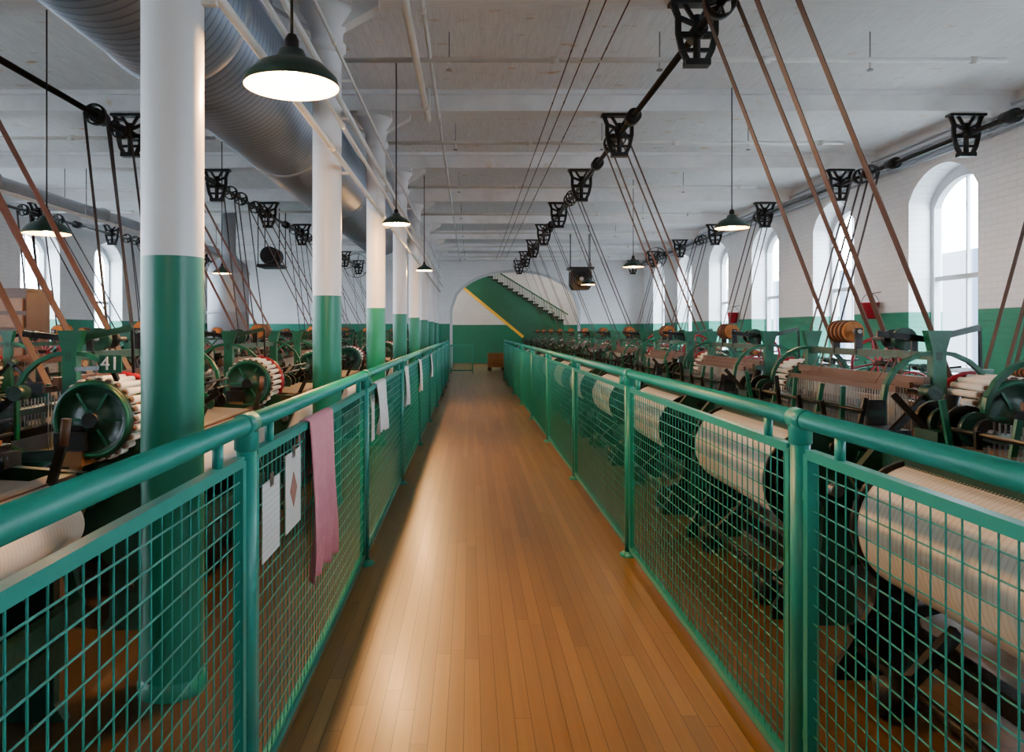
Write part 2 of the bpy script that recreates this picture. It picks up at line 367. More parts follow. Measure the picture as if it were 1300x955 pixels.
def draped(name,y0,y1,zf,zb,mat,label,x=-.628,amp=.008,taper=0,H=PT+.012):
    nu,nv=20,30; prof=[]
    R=.018
    for k in range(nv+1):
        t=k/nv
        prof.append((R+.004+.012*math.sin(t*3),zf+(H-zf)*t))
    for k in range(1,9):
        a=math.pi*k/9; prof.append((R*math.cos(a),H+R*math.sin(a)*.5))
    for k in range(12): prof.append((-R-.002,H-(H-zb)*k/11))
    vs=[];fs=[]
    m=len(prof)
    for i in range(nu+1):
        u=i/nu
        for j,(px,pz) in enumerate(prof):
            dn=max(0,min(1,(H-pz)/(H-zf))); w=1-taper*dn
            yy=(y0+y1)/2+(y1-y0)*(u-.5)*w
            off=amp*(math.sin(u*17+dn*3)+.6*math.sin(u*31-dn*5))*dn
            vs.append((x+px+(off if px>0 else -off*.4)+ (amp*dn*.8 if px>0 else 0),yy,pz+.012*dn*math.sin(u*5)))
    for i in range(nu):
        for j in range(m-1): fs.append((i*m+j,i*m+j+1,(i+1)*m+j+1,(i+1)*m+j))
    b=B(); b.add(vs,fs,mat,True); o=b.obj(name); md=o.modifiers.new('s','SOLIDIFY'); md.thickness=.003; md.offset=1
    return tag(o,label,'cloth')
draped('hanging_cloth',2.9,3.38,.42,.8,M_pink,'pink cotton cloth draped over the railing mesh panel',amp=.013,taper=.0)
draped('hanging_cloth',4.98,5.5,.70,.88,M_linen,'white linen towel draped over the railing mesh panel',amp=.012,taper=.1)
draped('hanging_cloth',7.1,7.5,.68,.88,M_linen,'narrow white cloth hung over the railing panel',amp=.01)
draped('hanging_cloth',9.1,9.5,.66,.88,M_linen,'white cloth sample hung over the railing',amp=.01)
draped('hanging_cloth',11.7,12.1,.68,.88,M_linen,'white cloth sample hung over the railing',amp=.01)
def card(y0,y1,z0,z1,m,l,dia=False):
    b=B(); b.box(0,.003,-(y1-y0)/2,(y1-y0)/2,-(z1-z0)/2,(z1-z0)/2,m); b.box(.003,.005,-.02,.02,(z1-z0)/2-.02,(z1-z0)/2+.02,M_steel)
    o=b.obj('sample_card',loc=(-.628+.02,(y0+y1)/2,(z0+z1)/2)); tag(o,l,'card')
    if dia:
        d=B(); d.extr([(0,-.06),(.05,0),(0,.06),(-.05,0)],.003,.0045,M_brownw,'yz'); d.obj('diamond_motif',o)
card(2.24,2.44,.70,.93,M_paper,'white printed information card hung on the railing mesh')
card(2.52,2.74,.71,.97,M_card,'off-white sample card with one brown diamond on railing',True)
card(4.72,4.86,.70,.96,M_paper,'white printed card hung on the railing mesh')

# ------------------------------------------------------------------ loom
def pulley_b(r,w,mat=M_dark,n=24,spokes=4):
    b=B(); b.lathe([(r-.012,-w/2),(r,-w/2),(r+.003,0),(r,w/2),(r-.012,w/2),(r-.012,-w/2)],mat,axis='y',n=n)
    b.cyl((0,-w/2,0),(0,w/2,0),max(.025,r*.2),mat,n=12)
    for k in range(spokes):
        a=math.pi*2*k/spokes+.3; b.bar((0,0,0),(math.cos(a)*(r-.008),0,math.sin(a)*(r-.008)),.02,.025,mat,up=(0,1,0))
    return b
parts={}
def part(name): b=B(); parts.setdefault(name,[]).append(b); return b
prof=[(.22,0),(.42,0),(.42,.06),(.38,.3),(.55,.48),(.95,.48),(1.1,.3),(1.1,.06),(1.06,0),(1.34,0),(1.3,.06),(1.3,.5),(1.4,.76),(1.4,.88),(1.15,.9),(.98,.84),(.7,.82),(.5,.9),(.22,.92),(.12,.8),(.26,.55)]
for y in (-.8,.76):
    b=part('side_frame'); b.extr(prof,y,y+.04,M_dgreen)
    b.extr([(.5,.56),(1.02,.56),(1.14,.7),(.9,.78),(.6,.78),(.42,.82),(.38,.7)],y-.012,y+.052,M_green)
    for xx,zz in ((.3,.84),(1.3,.82),(.33,.2),(1.2,.2)): b.cyl((xx,y-.02,zz),(xx,y+.06,zz),.022,M_iron,n=8)
b=part('arch')
for y in (-.70,.67):
    b.extr([(.82,.82),(.92,.82),(.90,1.0),(.895,1.28),(.925,1.385),(.805,1.385),(.83,1.28),(.83,1.0)],y,y+.05,M_green)
    for s,(ex,ez) in ((1,(1.12,1.05)),(-1,(.60,1.05))):
        pr=None
        for k in range(6):
            t=k/5; q=(.86+(ex-.86)*math.sin(t*math.pi/2),y+.02,1.28-(1.28-ez)*(1-math.cos(t*math.pi/2)))
            if pr: b.bar(pr,q,.02,.028,M_green,up=(0,1,0))
            pr=q
        b.bar(pr,(ex,y+.02,.86),.02,.028,M_green,up=(0,1,0))
b.box(.845,.875,-.70,.71,1.24,1.28,M_dgreen); b.bar((.8,-.70,1.14),(.8,.71,1.14),.03,.04,M_woodd)
b=part('cross_girt'); b.box(.24,.30,-.78,.78,.80,.9,M_dgreen); b.box(1.28,1.34,-.78,.78,.2,.3,M_dgreen); b.box(.34,.4,-.78,.78,.12,.2,M_iron); b.box(.7,.8,-.78,.78,.44,.5,M_iron)
b=part('warp_beam')
b.cyl((.30,-.6,.64),(.30,.6,.64),.238,M_warp,n=64,caps=False)
for y in (-.625,.6): b.cyl((.30,y,.64),(.30,y+.025,.64),.256,M_iron,n=36)
for y in (-.64,.63): b.ring((.30,y+.01,.64),.2,.012,M_dark); 
b.cyl((.30,-.85,.64),(.30,.85,.64),.03,M_steel,n=10)
b=part('beam_gear'); b.cyl((.30,.67,.64),(.30,.72,.64),.2,M_iron,n=36); 
for k in range(36):
    a=2*math.pi*k/36; b.box(.30+.2*math.cos(a)-.008,.30+.2*math.cos(a)+.008,.67,.72,.64+.2*math.sin(a)-.008,.64+.2*math.sin(a)+.008,M_iron)
for y in (-.72,.74):
    b=part('beam_stand')
    b.extr([(.05,0),(.3,0),(.33,.06),(.36,.62),(.25,.62),(.2,.3),(.05,.05)],y,y+.03,M_iron)
    b.bar((.1,y,.2),(.75,y,.36),.02,.04,M_dark)
b=part('let_off_rod')
b.cyl((.14,-.72,.13),(.14,.74,.13),.02,M_dark,n=8)
for y in (-.5,.42): b.cyl((.12,y,.02),(.12,y+.05,.14),.07,M_iron,n=16); b.bar((.12,y,.1),(.35,y+.04,.3),.03,.05,M_iron)
b=part('whip_roll'); b.cyl((.42,-.78,.925),(.42,.78,.925),.022,M_dark,n=12)
b=part('warp_threads')
for k in range(70):
    y=-.585+1.17*k/69
    b.add([(.20,y-.002,.86),(.20,y+.002,.86),(.41,y+.002,.95),(.41,y-.002,.95),(.72,y+.002,.93),(.72,y-.002,.93),(1.02,y+.002,.9),(1.02,y-.002,.9)],[(0,1,2,3),(3,2,4,5),(5,4,6,7)],M_yarn)
for i,x in enumerate((.70,.77,.84)):
    b=part('heddle_frame'); dz=(0,.02,-.02)[i]
    b.box(x-.008,x+.008,-.62,.62,1.08+dz,1.11+dz,M_woodd); b.box(x-.008,x+.008,-.62,.62,.62+dz,.65+dz,M_woodd)
    for k in range(44):
        y=-.58+1.16*k/43; b.box(x-.002,x+.002,y-.0022,y+.0022,.64+dz,1.09+dz,M_heddle)
    for y in (-.4,.4): b.cyl((x,y,1.10+dz),(x+(.86-x)*.6,y,1.25),.003,M_cable,n=5)
b=part('lay'); b.box(.95,1.05,-.95,.95,.78,.86,M_wood); b.box(.94,.98,-.62,.62,.97,1.01,M_wood)
for k in range(60): b.box(.955,.962,-.6+1.2*k/59-.002,-.6+1.2*k/59+.002,.86,.98,M_steel)
for y in (-.6,.56): b.box(.96,1.02,y,y+.05,.15,.8,M_iron)
for y in (-.96,.66):
    b=part('shuttle_box'); b.box(.93,1.07,y,y+.3,.85,.93,M_iron); b.box(.95,1.05,y+.03,y+.27,.93,.96,M_dark); b.bar((1.0,y+.15,.95),(1.08,y+.2,1.05),.02,.03,M_iron)
b=part('breast_beam'); b.box(1.30,1.38,-.8,.8,.83,.88,M_woodd)
b=part('cloth_web'); b.add([(1.02,-.58,.9),(1.02,.58,.9),(1.34,.58,.885),(1.34,-.58,.885),(1.39,.58,.87),(1.39,-.58,.87),(1.42,.58,.72),(1.42,-.58,.72)],[(0,1,2,3),(3,2,4,5),(5,4,6,7)],M_web)
b=part('cloth_roll'); b.cyl((1.34,-.72,.71),(1.34,.72,.71),.09,M_cloth,n=32); b.cyl((1.34,-.84,.71),(1.34,.84,.71),.025,M_steel,n=10)
BX,BZ=1.08,.985; BR=.175
b=part('battery_disc')
b.lathe([(0.001,-.93),(.045,-.93),(.05,-.915),(.13,-.908),(.14,-.925),(BR,-.925),(BR+.003,-.90),(.001,-.895)],M_dgreen,c=(BX,0,BZ),axis='y',n=36)
b.ring((BX,-.926,BZ),BR-.014,.010,M_green,n=32)
for k in range(6):
    a=math.pi*k/3; b.bar((BX+.04*math.cos(a),-.914,BZ+.04*math.sin(a)),(BX+.14*math.cos(a),-.914,BZ+.14*math.sin(a)),.012,.012,M_green)
b.cyl((BX,-.945,BZ),(BX,-.55,BZ),.035,M_iron,n=12)
b=part('battery_rim'); b.ring((BX,-.60,BZ),BR+.01,.016,M_red,n=28); b.cyl((BX,-.61,BZ),(BX,-.59,BZ),.07,M_dgreen,n=20)
for k in range(8):
    a=math.pi*k/4; b.bar((BX,-.60,BZ),(BX+BR*math.cos(a),-.60,BZ+BR*math.sin(a)),.012,.012,M_red)
b=part('bobbins'); b.ring((BX,-.88,BZ),BR-.005,.004,M_steel)
for k in range(25):
    a=2*math.pi*k/25; x=BX+(BR)*math.cos(a); z=BZ+(BR)*math.sin(a)
    b.cyl((x,-.895,z),(x,-.87,z),.011,M_woodd,n=8); b.cyl((x,-.872,z),(x,-.63,z),.0185,M_cream,r2=.014,n=10)
b=part('hand_wheel'); c=(1.42,.93,1.16); b.ring(c,.17,.012,M_red,n=32)
for k in range(8):
    a=math.pi*k/4+.2; b.bar(c,(c[0]+.17*math.cos(a),c[1],c[2]+.17*math.sin(a)),.012,.012,M_red,up=(0,1,0))
b.cyl((1.42,.72,1.16),(1.42,.95,1.16),.02,M_dark,n=10); b.bar((1.36,.76,.86),(1.42,.78,1.16),.03,.03,M_dgreen)
b=part('gear_train'); b.bar((.62,-.88,.62),(.9,-.88,.66),.015,.04,M_dark); b.bar((.62,-.88,.62),(.78,-.88,.34),.015,.04,M_dark)
for cx,cz,r in ((.62,.62,.17),(.9,.66,.11),(.78,.34,.2)):
    b.cyl((cx,-.87,cz),(cx,-.83,cz),r*.96,M_dark,n=28); b.ring((cx,-.85,cz),r,.018,M_iron,n=28); b.cyl((cx,-.9,cz),(cx,-.78,cz),.03,M_steel,n=10)
b=part('crank_shaft'); b.cyl((.62,-.95,.62),(.62,.95,.62),.022,M_steel,n=10)
for y in (-.45,.4): b.bar((.62,y,.62),(.96,y,.8),.03,.03,M_iron)
b=part('cam_shaft'); b.cyl((.78,-.95,.34),(.78,.95,.34),.022,M_dark,n=10)
for y in (-.45,.4): b.cyl((.78,y,.34),(.78,y+.05,.34),.1,M_dark,n=18)
for y in (-.89,.87):
    b=part('picker_stick'); b.bar((.92,y,.18),(1.02,y,.98),.03,.045,M_wood); b.bar((.92,y,.3),(.6,y,.36),.02,.03,M_woodd)
b=part('treadles')
for k in range(4): b.bar((.5,-.15+.1*k,.12+.04*k),(1.25,-.15+.1*k,.18),.025,.035,M_iron)
for k in range(6): b.cyl((.6+.08*k,-.3+.12*k,.16),(.62+.08*k,-.3+.12*k,.66),.007,M_steel,n=6)
b=part('shipper_lever'); b.bar((1.3,.55,.5),(1.42,.6,1.02),.015,.03,M_iron); b.cyl((1.42,.6,1.0),(1.43,.6,1.09),.016,M_woodd,n=8)
b=part('brake_lever'); b.bar((1.25,-.5,.6),(1.43,-.46,1.0),.015,.03,M_iron)
b=part('yarn_spool')
for k in range(4):
    y=.12+.05*k; b.cyl((.86,y,1.38),(.86,y+.035,1.38),.06,M_thread,n=20); b.cyl((.86,y+.035,1.38),(.86,y+.05,1.38),.07,M_woodd,n=20)
b.cyl((.86,.05,1.38),(.86,.36,1.38),.012,M_steel,n=8); b.box(.84,.88,.06,.08,1.25,1.40,M_iron); b.box(.84,.88,.33,.35,1.25,1.40,M_iron)
b=part('harness_motion')
b.cyl((.86,-.5,1.34),(.86,-.1,1.34),.012,M_steel,n=8); b.box(.845,.875,-.5,-.48,1.25,1.35,M_iron)
b.cyl((.86,-.42,1.34),(.86,-.38,1.34),.06,M_dgreen,n=18); b.cyl((.86,-.3,1.34),(.86,-.26,1.34),.05,M_dark,n=18)
b=part('harness_lever'); b.bar((.86,-.62,1.34),(1.12,-.6,1.40),.02,.03,M_dgreen); b.bar((1.12,-.6,1.40),(1.13,-.6,1.08),.012,.012,M_dark); b.bar((.86,-.62,1.34),(.60,-.62,1.37),.02,.03,M_dark)
b=part('guard_rods')
for z in (1.02,1.07): b.cyl((1.16,-.5,z),(1.16,.75,z),.007,M_dark,n=6)
for k in range(5): b.bar((1.05,-.45+.27*k,.95),(1.17,-.45+.27*k,1.09),.01,.015,M_dark)
b=part('spring_box'); b.box(.45,.62,.74,.9,.86,.98,M_dgreen); b.cyl((.53,.82,.98),(.56,.82,1.12),.03,M_dark,n=12); b.bar((.5,.86,.95),(.36,.9,1.12),.02,.025,M_iron)
b=part('oil_cover'); b.box(.42,.6,-.92,-.72,.84,.93,M_iron); b.bar((.5,-.9,.9),(.72,-.86,1.1),.02,.03,M_dark); b.cyl((.72,-.9,1.1),(.72,-.82,1.1),.035,M_dgreen,n=12)
R=random.Random(11)
b=part('cam_cluster'); b.cyl((.55,.55,1.0),(.55,.98,1.0),.012,M_steel,n=8); b.bar((.55,.74,.85),(.55,.74,1.0),.03,.05,M_iron)
for k in range(6): b.cyl((.55,.58+.065*k,1.0),(.55,.605+.065*k,1.0),.05+.02*(k%3),(M_iron,M_dgreen,M_dark)[k%3],n=16)
b=part('dobby_gears'); b.cyl((1.2,.62,.95),(1.2,.98,.95),.014,M_steel,n=8)
for k,(r,mt) in enumerate(((.12,M_dgreen),(.07,M_green),(.095,M_dark))):
    y=.80+.07*k; b.cyl((1.2,y,.95),(1.2,y+.02,.95),r*.5,mt,n=14); b.ring((1.2,y+.01,.95),r,.014,mt,n=20)
    for q in range(5): a=q*1.256; b.bar((1.2,y+.01,.95),(1.2+r*math.cos(a),y+.01,.95+r*math.sin(a)),.012,.012,mt,up=(0,1,0))
b=part('linkage'); 
prev=(.4,-.7,.3)
for k in range(18):
    q=(R.uniform(.3,1.3),R.uniform(-.75,.75),R.uniform(.12,.82)); b.bar(prev,q,.016,.02,(M_iron,M_dark)[k%2]); 
    if k%3==0: b.cyl((q[0],q[1]-.03,q[2]),(q[0],q[1]+.03,q[2]),R.uniform(.04,.1),M_iron,n=14)
    prev=q
b=part('upper_linkage'); b.cyl((1.12,-.62,.93),(1.12,.75,.93),.012,M_dark,n=8)
for k in range(12):
    y=-.48+.105*k; h_=R.uniform(.06,.2); b.bar((1.12,y,.93),(1.12+R.uniform(-.1,.12),y+R.uniform(-.03,.03),.93+h_),.018,.026,(M_iron,M_green,M_dark)[k%3])
    if k%2: b.cyl((1.12,y-.015,.93),(1.12,y+.015,.93),R.uniform(.035,.07),(M_dark,M_dgreen)[k%4==1],n=14)
b=part('tension_rods'); b.cyl((.47,-.75,1.0),(.47,.75,1.0),.009,M_dark,n=6)
for k in range(10):
    y=-.68+.15*k; b.bar((.47,y,.86),(.47+R.uniform(-.05,.05),y,1.0+R.uniform(.0,.12)),.016,.022,(M_iron,M_green)[k%2])
b=part('warp_stop_motion'); b.box(.52,.6,-.7,.7,.86,.9,M_iron); b.box(.52,.6,-.7,.7,.97,1.0,M_dgreen)
for k in range(40): b.box(.555,.56,-.6+1.2*k/39-.003,-.6+1.2*k/39+.003,.88,1.04,M_steel)
for y in (-.7,.68): b.box(.52,.6,y,y+.02,.86,1.05,M_iron)
b=part('knee_rest'); b.box(1.36,1.40,-.78,.78,.36,.44,M_dgreen); b.bar((1.38,-.78,.4),(1.3,-.78,.7),.03,.04,M_dgreen); b.bar((1.38,.78,.4),(1.3,.78,.7),.03,.04,M_dgreen)

PM=[(nm,b.mesh(nm)) for nm,l in parts.items() for b in l]
pul=pulley_b(.14,.12); pulm=pul.mesh('drive_pulley')
def shifted(b,dx,dy,dz):
    o=B(); o.merge(b); o.v=[(x+dx,y+dy,z+dz) for x,y,z in o.v]; return o
merged={}
def merged_mesh(px,py,pz,skip):
    k=(px,py,pz,skip)
    if k not in merged:
        f=B()
        for nm,l in parts.items():
            if nm in skip: continue
            for b in l: f.merge(b)
        f.merge(shifted(pul,px,py,pz)); merged[k]=f.mesh('power_loom')
    return merged[k]
def belt(x1,z1,r1,x2,z2,r2,y,w=.055,mat=M_belt):
    d=Vector((x2-x1,z2-z1)); L=d.length; ang=math.atan2(d.y,d.x); phi=math.acos((r1-r2)/L)
    path=[]
    n=10
    for k in range(n+1):
        a=ang+phi+(2*math.pi-2*phi)*k/n; path.append((x1+r1*math.cos(a),z1+r1*math.sin(a)))
    for k in range(n+1):
        a=ang-phi+2*phi*k/n; path.append((x2+r2*math.cos(a),z2+r2*math.sin(a)))
    N=len(path); vs=[];t=.007
    for i,(x,z) in enumerate(path):
        c=(x1,z1) if i<=n else (x2,z2); v=Vector((x-c[0],z-c[1])).normalized()
        for s,yy in ((0,-w/2),(0,w/2),(t,w/2),(t,-w/2)): vs.append((x+v.x*s-x1,yy,z+v.y*s-z1))
    fs=[]
    for i in range(N):
        j=(i+1)%N
        for k in range(4): fs.append((i*4+k,i*4+(k+1)%4,j*4+(k+1)%4,j*4+k))
    b=B(); b.add(vs,fs,mat); o=b.obj('drive_belt',loc=(x1,y,z1))
    return tag(o,'dark leather belt running from overhead shaft to loom' if mat is M_beltd else 'brown leather belt running from overhead shaft to loom','belt','leather drive belts')
HS=3.78
shafts={1.82:[],6.05:[],-4.15:[],-8.85:[]}
def loom_row(X0,sx,ys,px,shx,detail_to,label,group,beltmat=M_beltd,sz=1,over={},w=.055,pr=.115,skip=()):
    out=[]
    for k,c in enumerate(ys):
        py=over.get(k,.9 if k%2 else -.9)
        pz=.78
        wx=X0+sx*px
        if c<detail_to:
            e=empty('power_loom',(X0,c,0),label,'loom',group,scale=(sx,1,sz))
            for nm,me in PM:
                if nm in skip: continue
                child(nm,me,e)
            child('drive_pulley',pulm,e,(px,py,pz))
        else:
            e=bpy.data.objects.new('power_loom',merged_mesh(px,py,pz,skip)); C.objects.link(e); e.location=(X0,c,0); e.scale=(sx,1,sz); tag(e,label,'loom',group)
        if shx is not None and c+py>1.5:
            belt(shx,HS,pr,wx,pz*sz,.143,c+py,mat=beltmat,w=w); shafts[shx].append(c+py)
        out.append((e,c))
    return out
loom_row(1.4,1,[2.3+2.1*k for k in range(12)],1.6,1.82,13,'green iron power loom with cream warp beam facing the walkway','looms beside the walkway, warp side',M_belt,over={1:.45},w=.055)
loom_row(5.7,-1,[4.4+2.1*k for k in range(11)],.5,6.05,9,'low green iron power loom with bobbin battery near the windows','looms near the windows',sz=.74)
LA=loom_row(-2.77,1,[1.95+2.4*k for k in range(11)],.17,-4.15,12,'green iron power loom with bobbin battery and white cloth roll','looms beside the walkway, cloth side',M_beltl,w=.085,skip=('hand_wheel','dobby_gears'))
loom_row(-3.3,-1,[5.2+2.4*k for k in range(10)],.5,-4.15,10,'green iron power loom with warp beam and wooden parts','looms in the inner rows')
loom_row(-7.4,1,[8.2+2.3*k for k in range(9)],.2,-8.85,0,'green iron power loom with wooden lay in inner row','looms in the inner rows')
loom_row(-7.6,-1,[12.0+2.3*k for k in range(7)],.9,-8.85,0,'green iron power loom standing near the wall windows','looms in the outer rows',sz=.85)
# number plate 41
e=LA[1][0]
b=B(); b.box(-.05,.05,-.008,0,-.04,.04,M_green); pl=b.obj('number_plate',e,(1.17,-.93,1.235)); pl['label']='green plate painted with the white number 41'
b=B(); b.bar((0,0,0),(-.0,.05,-.06),.02,.02,M_iron); b.bar((0,0,0),(-.27,.22,-.02),.02,.02,M_iron)
sup=b.obj('plate_bracket',e,(1.17,-.92,1.22))
cu=bpy.data.curves.new('t','FONT'); cu.body='41'; cu.size=.085; cu.extrude=.002; cu.align_x='CENTER'; cu.align_y='CENTER'
to=bpy.data.objects.new('t',cu); C.objects.link(to); bpy.context.view_layer.update()
tm=bpy.data.meshes.new_from_object(to.evaluated_get(bpy.context.evaluated_depsgraph_get())); bpy.data.objects.remove(to)
tm.materials.clear(); tm.materials.append(M_linen)
num=child('number',tm,pl,(0,-.011,0)); num.rotation_euler=(math.pi/2,0,0)

# ------------------------------------------------------------------ line shafts and hangers
h=B(); D=HB-HS
h.box(-.22,.22,-.06,.06,D-.03,D,M_iron)
for s in (-1,1):
    pts=[(s*.19,D-.02),(s*.15,D-.12),(s*.15,0),(s*.12,-.14),(s*.07,-.24)]
    for p,q in zip(pts,pts[1:]): h.bar((p[0],0,p[1]),(q[0],0,q[1]),.045,.035,M_iron,up=(0,1,0))
    h.bar((s*.16,0,D-.12),(0,0,.06),.035,.03,M_iron,up=(0,1,0)); h.bar((s*.15,0,-.02),(0,0,-.02),.05,.04,M_iron,up=(0,1,0))
    h.bar((s*.1,0,D-.02),(s*.02,0,.1),.03,.03,M_iron,up=(0,1,0))
    h.cyl((s*.19,-.03,D-.03),(s*.19,.03,D-.03),.02,M_iron,n=8)
h.box(-.1,.1,-.05,.05,-.27,-.22,M_iron); h.bar((-.13,0,-.14),(.13,0,-.14),.03,.03,M_iron,up=(0,1,0))
h.cyl((0,-.11,0),(0,.11,0),.06,M_iron,n=16); h.cyl((0,0,-.25),(0,0,.14),.03,M_iron,n=10)
hm=h.mesh('shaft_hanger')
for sx,pul_y in shafts.items():
    ya=-3. ; yb=28.6
    for y in beams[1:]:
        if y>28.8: continue
        o=bpy.data.objects.new('shaft_hanger',hm); C.objects.link(o); o.location=(sx,y,HS); tag(o,'black cast-iron hanger bracket holding overhead line shaft','bracket','line shaft hangers')
    e=empty('line_shaft',(sx,ya,HS),'long dark steel overhead drive shaft carrying belt pulleys','drive shaft','overhead line shafts')
    b=B(); b.cyl((0,0,0),(0,yb-ya,0),.032,M_dark,n=14); 
    for y in (4.6,8.6,11,17.3,23.8): b.cyl((0,y-ya-.1,0),(0,y-ya+.1,0),.08,M_iron,n=16)
    b.obj('shaft_rod',e)
    pm=pulley_b(.113,.1,M_iron).mesh('pulley')
    for y in pul_y: child('pulley',pm,e,(0,y-ya,0))
    big={6.05:(25,.34),-4.15:(28.0,.44),1.82:(27.3,.3)}.get(sx)
    if big: child('spoked_wheel',pulley_b(big[1],.1,M_iron,n=32,spokes=6).mesh('spoked_wheel'),e,(0,big[0]-ya,0))

# ------------------------------------------------------------------ pipes etc
def pipe(name,p,q,r,mat,label,cat='pipe',group=None,extra=None,couple=3.2):
    p=Vector(p);q=Vector(q); b=B(); b.cyl((0,0,0),q-p,r,mat,n=14)
    L=(q-p).length; d=(q-p).normalized(); k=couple
    while k<L and couple: b.cyl(d*(k-.04),d*(k+.04),r*1.35,mat,n=14); k+=couple
    if extra: extra(b)
    return tag(b.obj(name,loc=p),label,cat,group)
def brack(b):
    for y in [2.97+3.2*k for k in range(0,7)]: b.bar((0,y+1,-.03),(-.15,y+1,-.03),.03,.02,M_pipe)
pipe('conduit_pipe',(-.98,-1,2.68),(-.98,25,2.68),.021,M_pipe,'white painted conduit fixed to the columns','pipe',extra=brack)
pipe('conduit_pipe',(-.9,-1,2.83),(-.9,25,2.83),.014,M_pipe,'thin white conduit running along the columns','pipe')
pipe('conduit_pipe',(-.98,-1,3.12),(-.98,25,3.12),.02,M_pipe,'white painted pipe running along the columns','pipe',extra=brack)
pipe('conduit_pipe',(-.96,-1,3.42),(-.96,25,3.42),.012,M_pipe,'thin white conduit running along the columns','pipe',extra=brack)
def wp(b):
    for k in range(4): b.cyl((0,.77+3.2*k,0),(0,.77+3.2*k,HB-3.9),.006,M_pipe,n=6)
    b.cyl((0,10.13,0),(0,10.13,HC-3.901),.03,M_pipe,n=12)
pipe('water_pipe',(-.5,-1,3.9),(-.5,9.13,3.9),.035,M_pipe,'white painted ceiling pipe above the walkway','pipe',extra=wp)
pipe('water_pipe',(-.38,3,3.98),(-.38,28.9,3.98),.018,M_pipe,'thin white ceiling pipe above the walkway','pipe',extra=lambda b:[b.cyl((0,3.17+3.2*k,0),(0,3.17+3.2*k,.05),.02,M_pipe,n=8) for k in range(8)])
for x in (.92,1.05,1.24):
    pipe('ceiling_cable',(x,-1,3.93+ (x-.9)*.08),(x,27,3.93+(x-.9)*.08),.006,M_cable,'thin rusty steel cable strung under the ceiling','cable','ceiling cables',couple=1.6)
def spr_(b):
    for x in (1,3,5): b.cyl((x,0,-.09),(x,0,0),.012,M_pipe,n=8); b.cyl((x,0,-.1),(x,0,-.09),.03,M_steel,n=10); b.cyl((x,0,0),(x,0,HC-4.0),.006,M_steel,n=6)
for y in [7.3+3.2*k for k in range(0,7)]:
    pipe('sprinkler_pipe',(-1.2,y,3.96),(5.1,y,3.96),.026,M_pipe,'white sprinkler pipe crossing under the ceiling','pipe','sprinkler pipes',extra=spr_,couple=2)
for y in [10.4+6.4*k for k in range(3)]:
    pipe('sprinkler_pipe',(-9.4,y,4.0),(-2.6,y,4.0),.024,M_pipe,'white sprinkler pipe crossing under the ceiling','pipe','sprinkler pipes',couple=2,extra=spr_)
for z,r_ in ((3.83,.022),(3.93,.034),(4.04,.028),(4.12,.02)): pipe('wall_conduit',(6.5,0,z),(6.5,28.9,z),r_,M_conduit,'grey conduit fastened high on the brick wall','pipe','wall conduits',couple=3.2)
def hangz(z):
    def f(b):
        for k in range(6): b.cyl((0,1.9+3.2*k,0),(0,1.9+3.2*k,HC-z-.001),.008,M_steel,n=6)
    return f
pipe('ventilation_pipe',(-6.6,1,3.45),(-6.6,20,3.45),.11,M_galv,'slim galvanised ventilation pipe hung below the ceiling','duct',extra=hangz(3.45))
pipe('conduit_pipe',(-6.25,1,3.25),(-6.25,20,3.25),.025,M_pipe,'white conduit hung below the ceiling','pipe',extra=hangz(3.25))
e=empty('spiral_duct',(-1.95,-3,3.5),'large galvanised spiral ventilation duct under the ceiling','duct')
b=B(); b.lathe([(.0,0),(.5,0),(.5,19.5),(.47,19.6),(.3,20.0),(0.001,20.0)],M_duct,axis='y',n=48); b.obj('duct_tube',e)
bd=B(); bd.lathe([(.5,-.03),(.515,-.03),(.515,.03),(.5,.03)],M_galv,axis='y',n=48); bdm=bd.mesh('duct_band')
for y in range(2,20,3): child('duct_band',bdm,e,(0,y,0))
e=empty('duct_riser',(-5.35,17,0),'vertical galvanised round duct standing between looms','duct')
b=B(); b.lathe([(0.001,.0),(.44,0),(.44,2.7),(.40,2.85),(.2,3.0),(.16,3.1),(.16,4.0),(0.001,4.0)],M_galv,n=40); 
for z in (.9,1.8,2.66): b.lathe([(.44,z-.03),(.455,z-.02),(.455,z+.02),(.44,z+.03)],M_galv,n=40)
b.obj('duct_tube',e)
# lamps
sh=B(); sh.lathe([(.03,.125),(.05,.118),(.065,.085),(.14,.05),(.19,.0),(.2,-.035)],M_shade,n=40)
shi=B(); shi.lathe([(.196,-.035),(.186,-.002),(.136,.043),(.07,.072),(.001,.076)],M_shadein,n=40); sh.merge(shi)
neck=B(); neck.lathe([(.03,.122),(.03,.16),(.018,.185),(.001,.19)],M_iron,n=20)
bu=B(); bu.lathe([(.001,-.045),(.026,-.038),(.038,-.01),(.036,.015),(.02,.05),(.016,.076)],M_bulb,n=20)
shm,nm_,bm=sh.mesh('lamp_shade'),neck.mesh('lamp_socket'),bu.mesh('bulb')
def lamp(x,y,z,s=1,power=60,label='dark enamel pendant lamp with glowing warm bulb',col=(1,.52,.18)):
    e=empty('pendant_lamp',(x,y,z),label,'lamp','pendant lamps')
    for n_,m_ in (('lamp_shade',shm),('lamp_socket',nm_),('bulb',bm)):
        o=child(n_,m_,e); o.scale=(s,s,s)
    b=B(); b.cyl((0,0,.185*s),(0,0,HC-z),.007,M_iron,n=8); b.obj('lamp_cord',e)
    l=bpy.data.lights.new('bulb_light','POINT'); l.energy=power; l.color=col; l.shadow_soft_size=.05
    lo=bpy.data.objects.new('bulb_light',l); C.objects.link(lo); lo.parent=e; lo.location=(0,0,-.05*s)
lamp(-.79,3.4,2.50,1.05,270); lamp(-.79,8.2,2.55,.75,280); lamp(-.79,13.2,2.45,.7,240)
lamp(-.79,-1.4,2.5,1,80)
for y in (9.1,14.6,20.1): lamp(3.1,y,2.64,1.0,80)
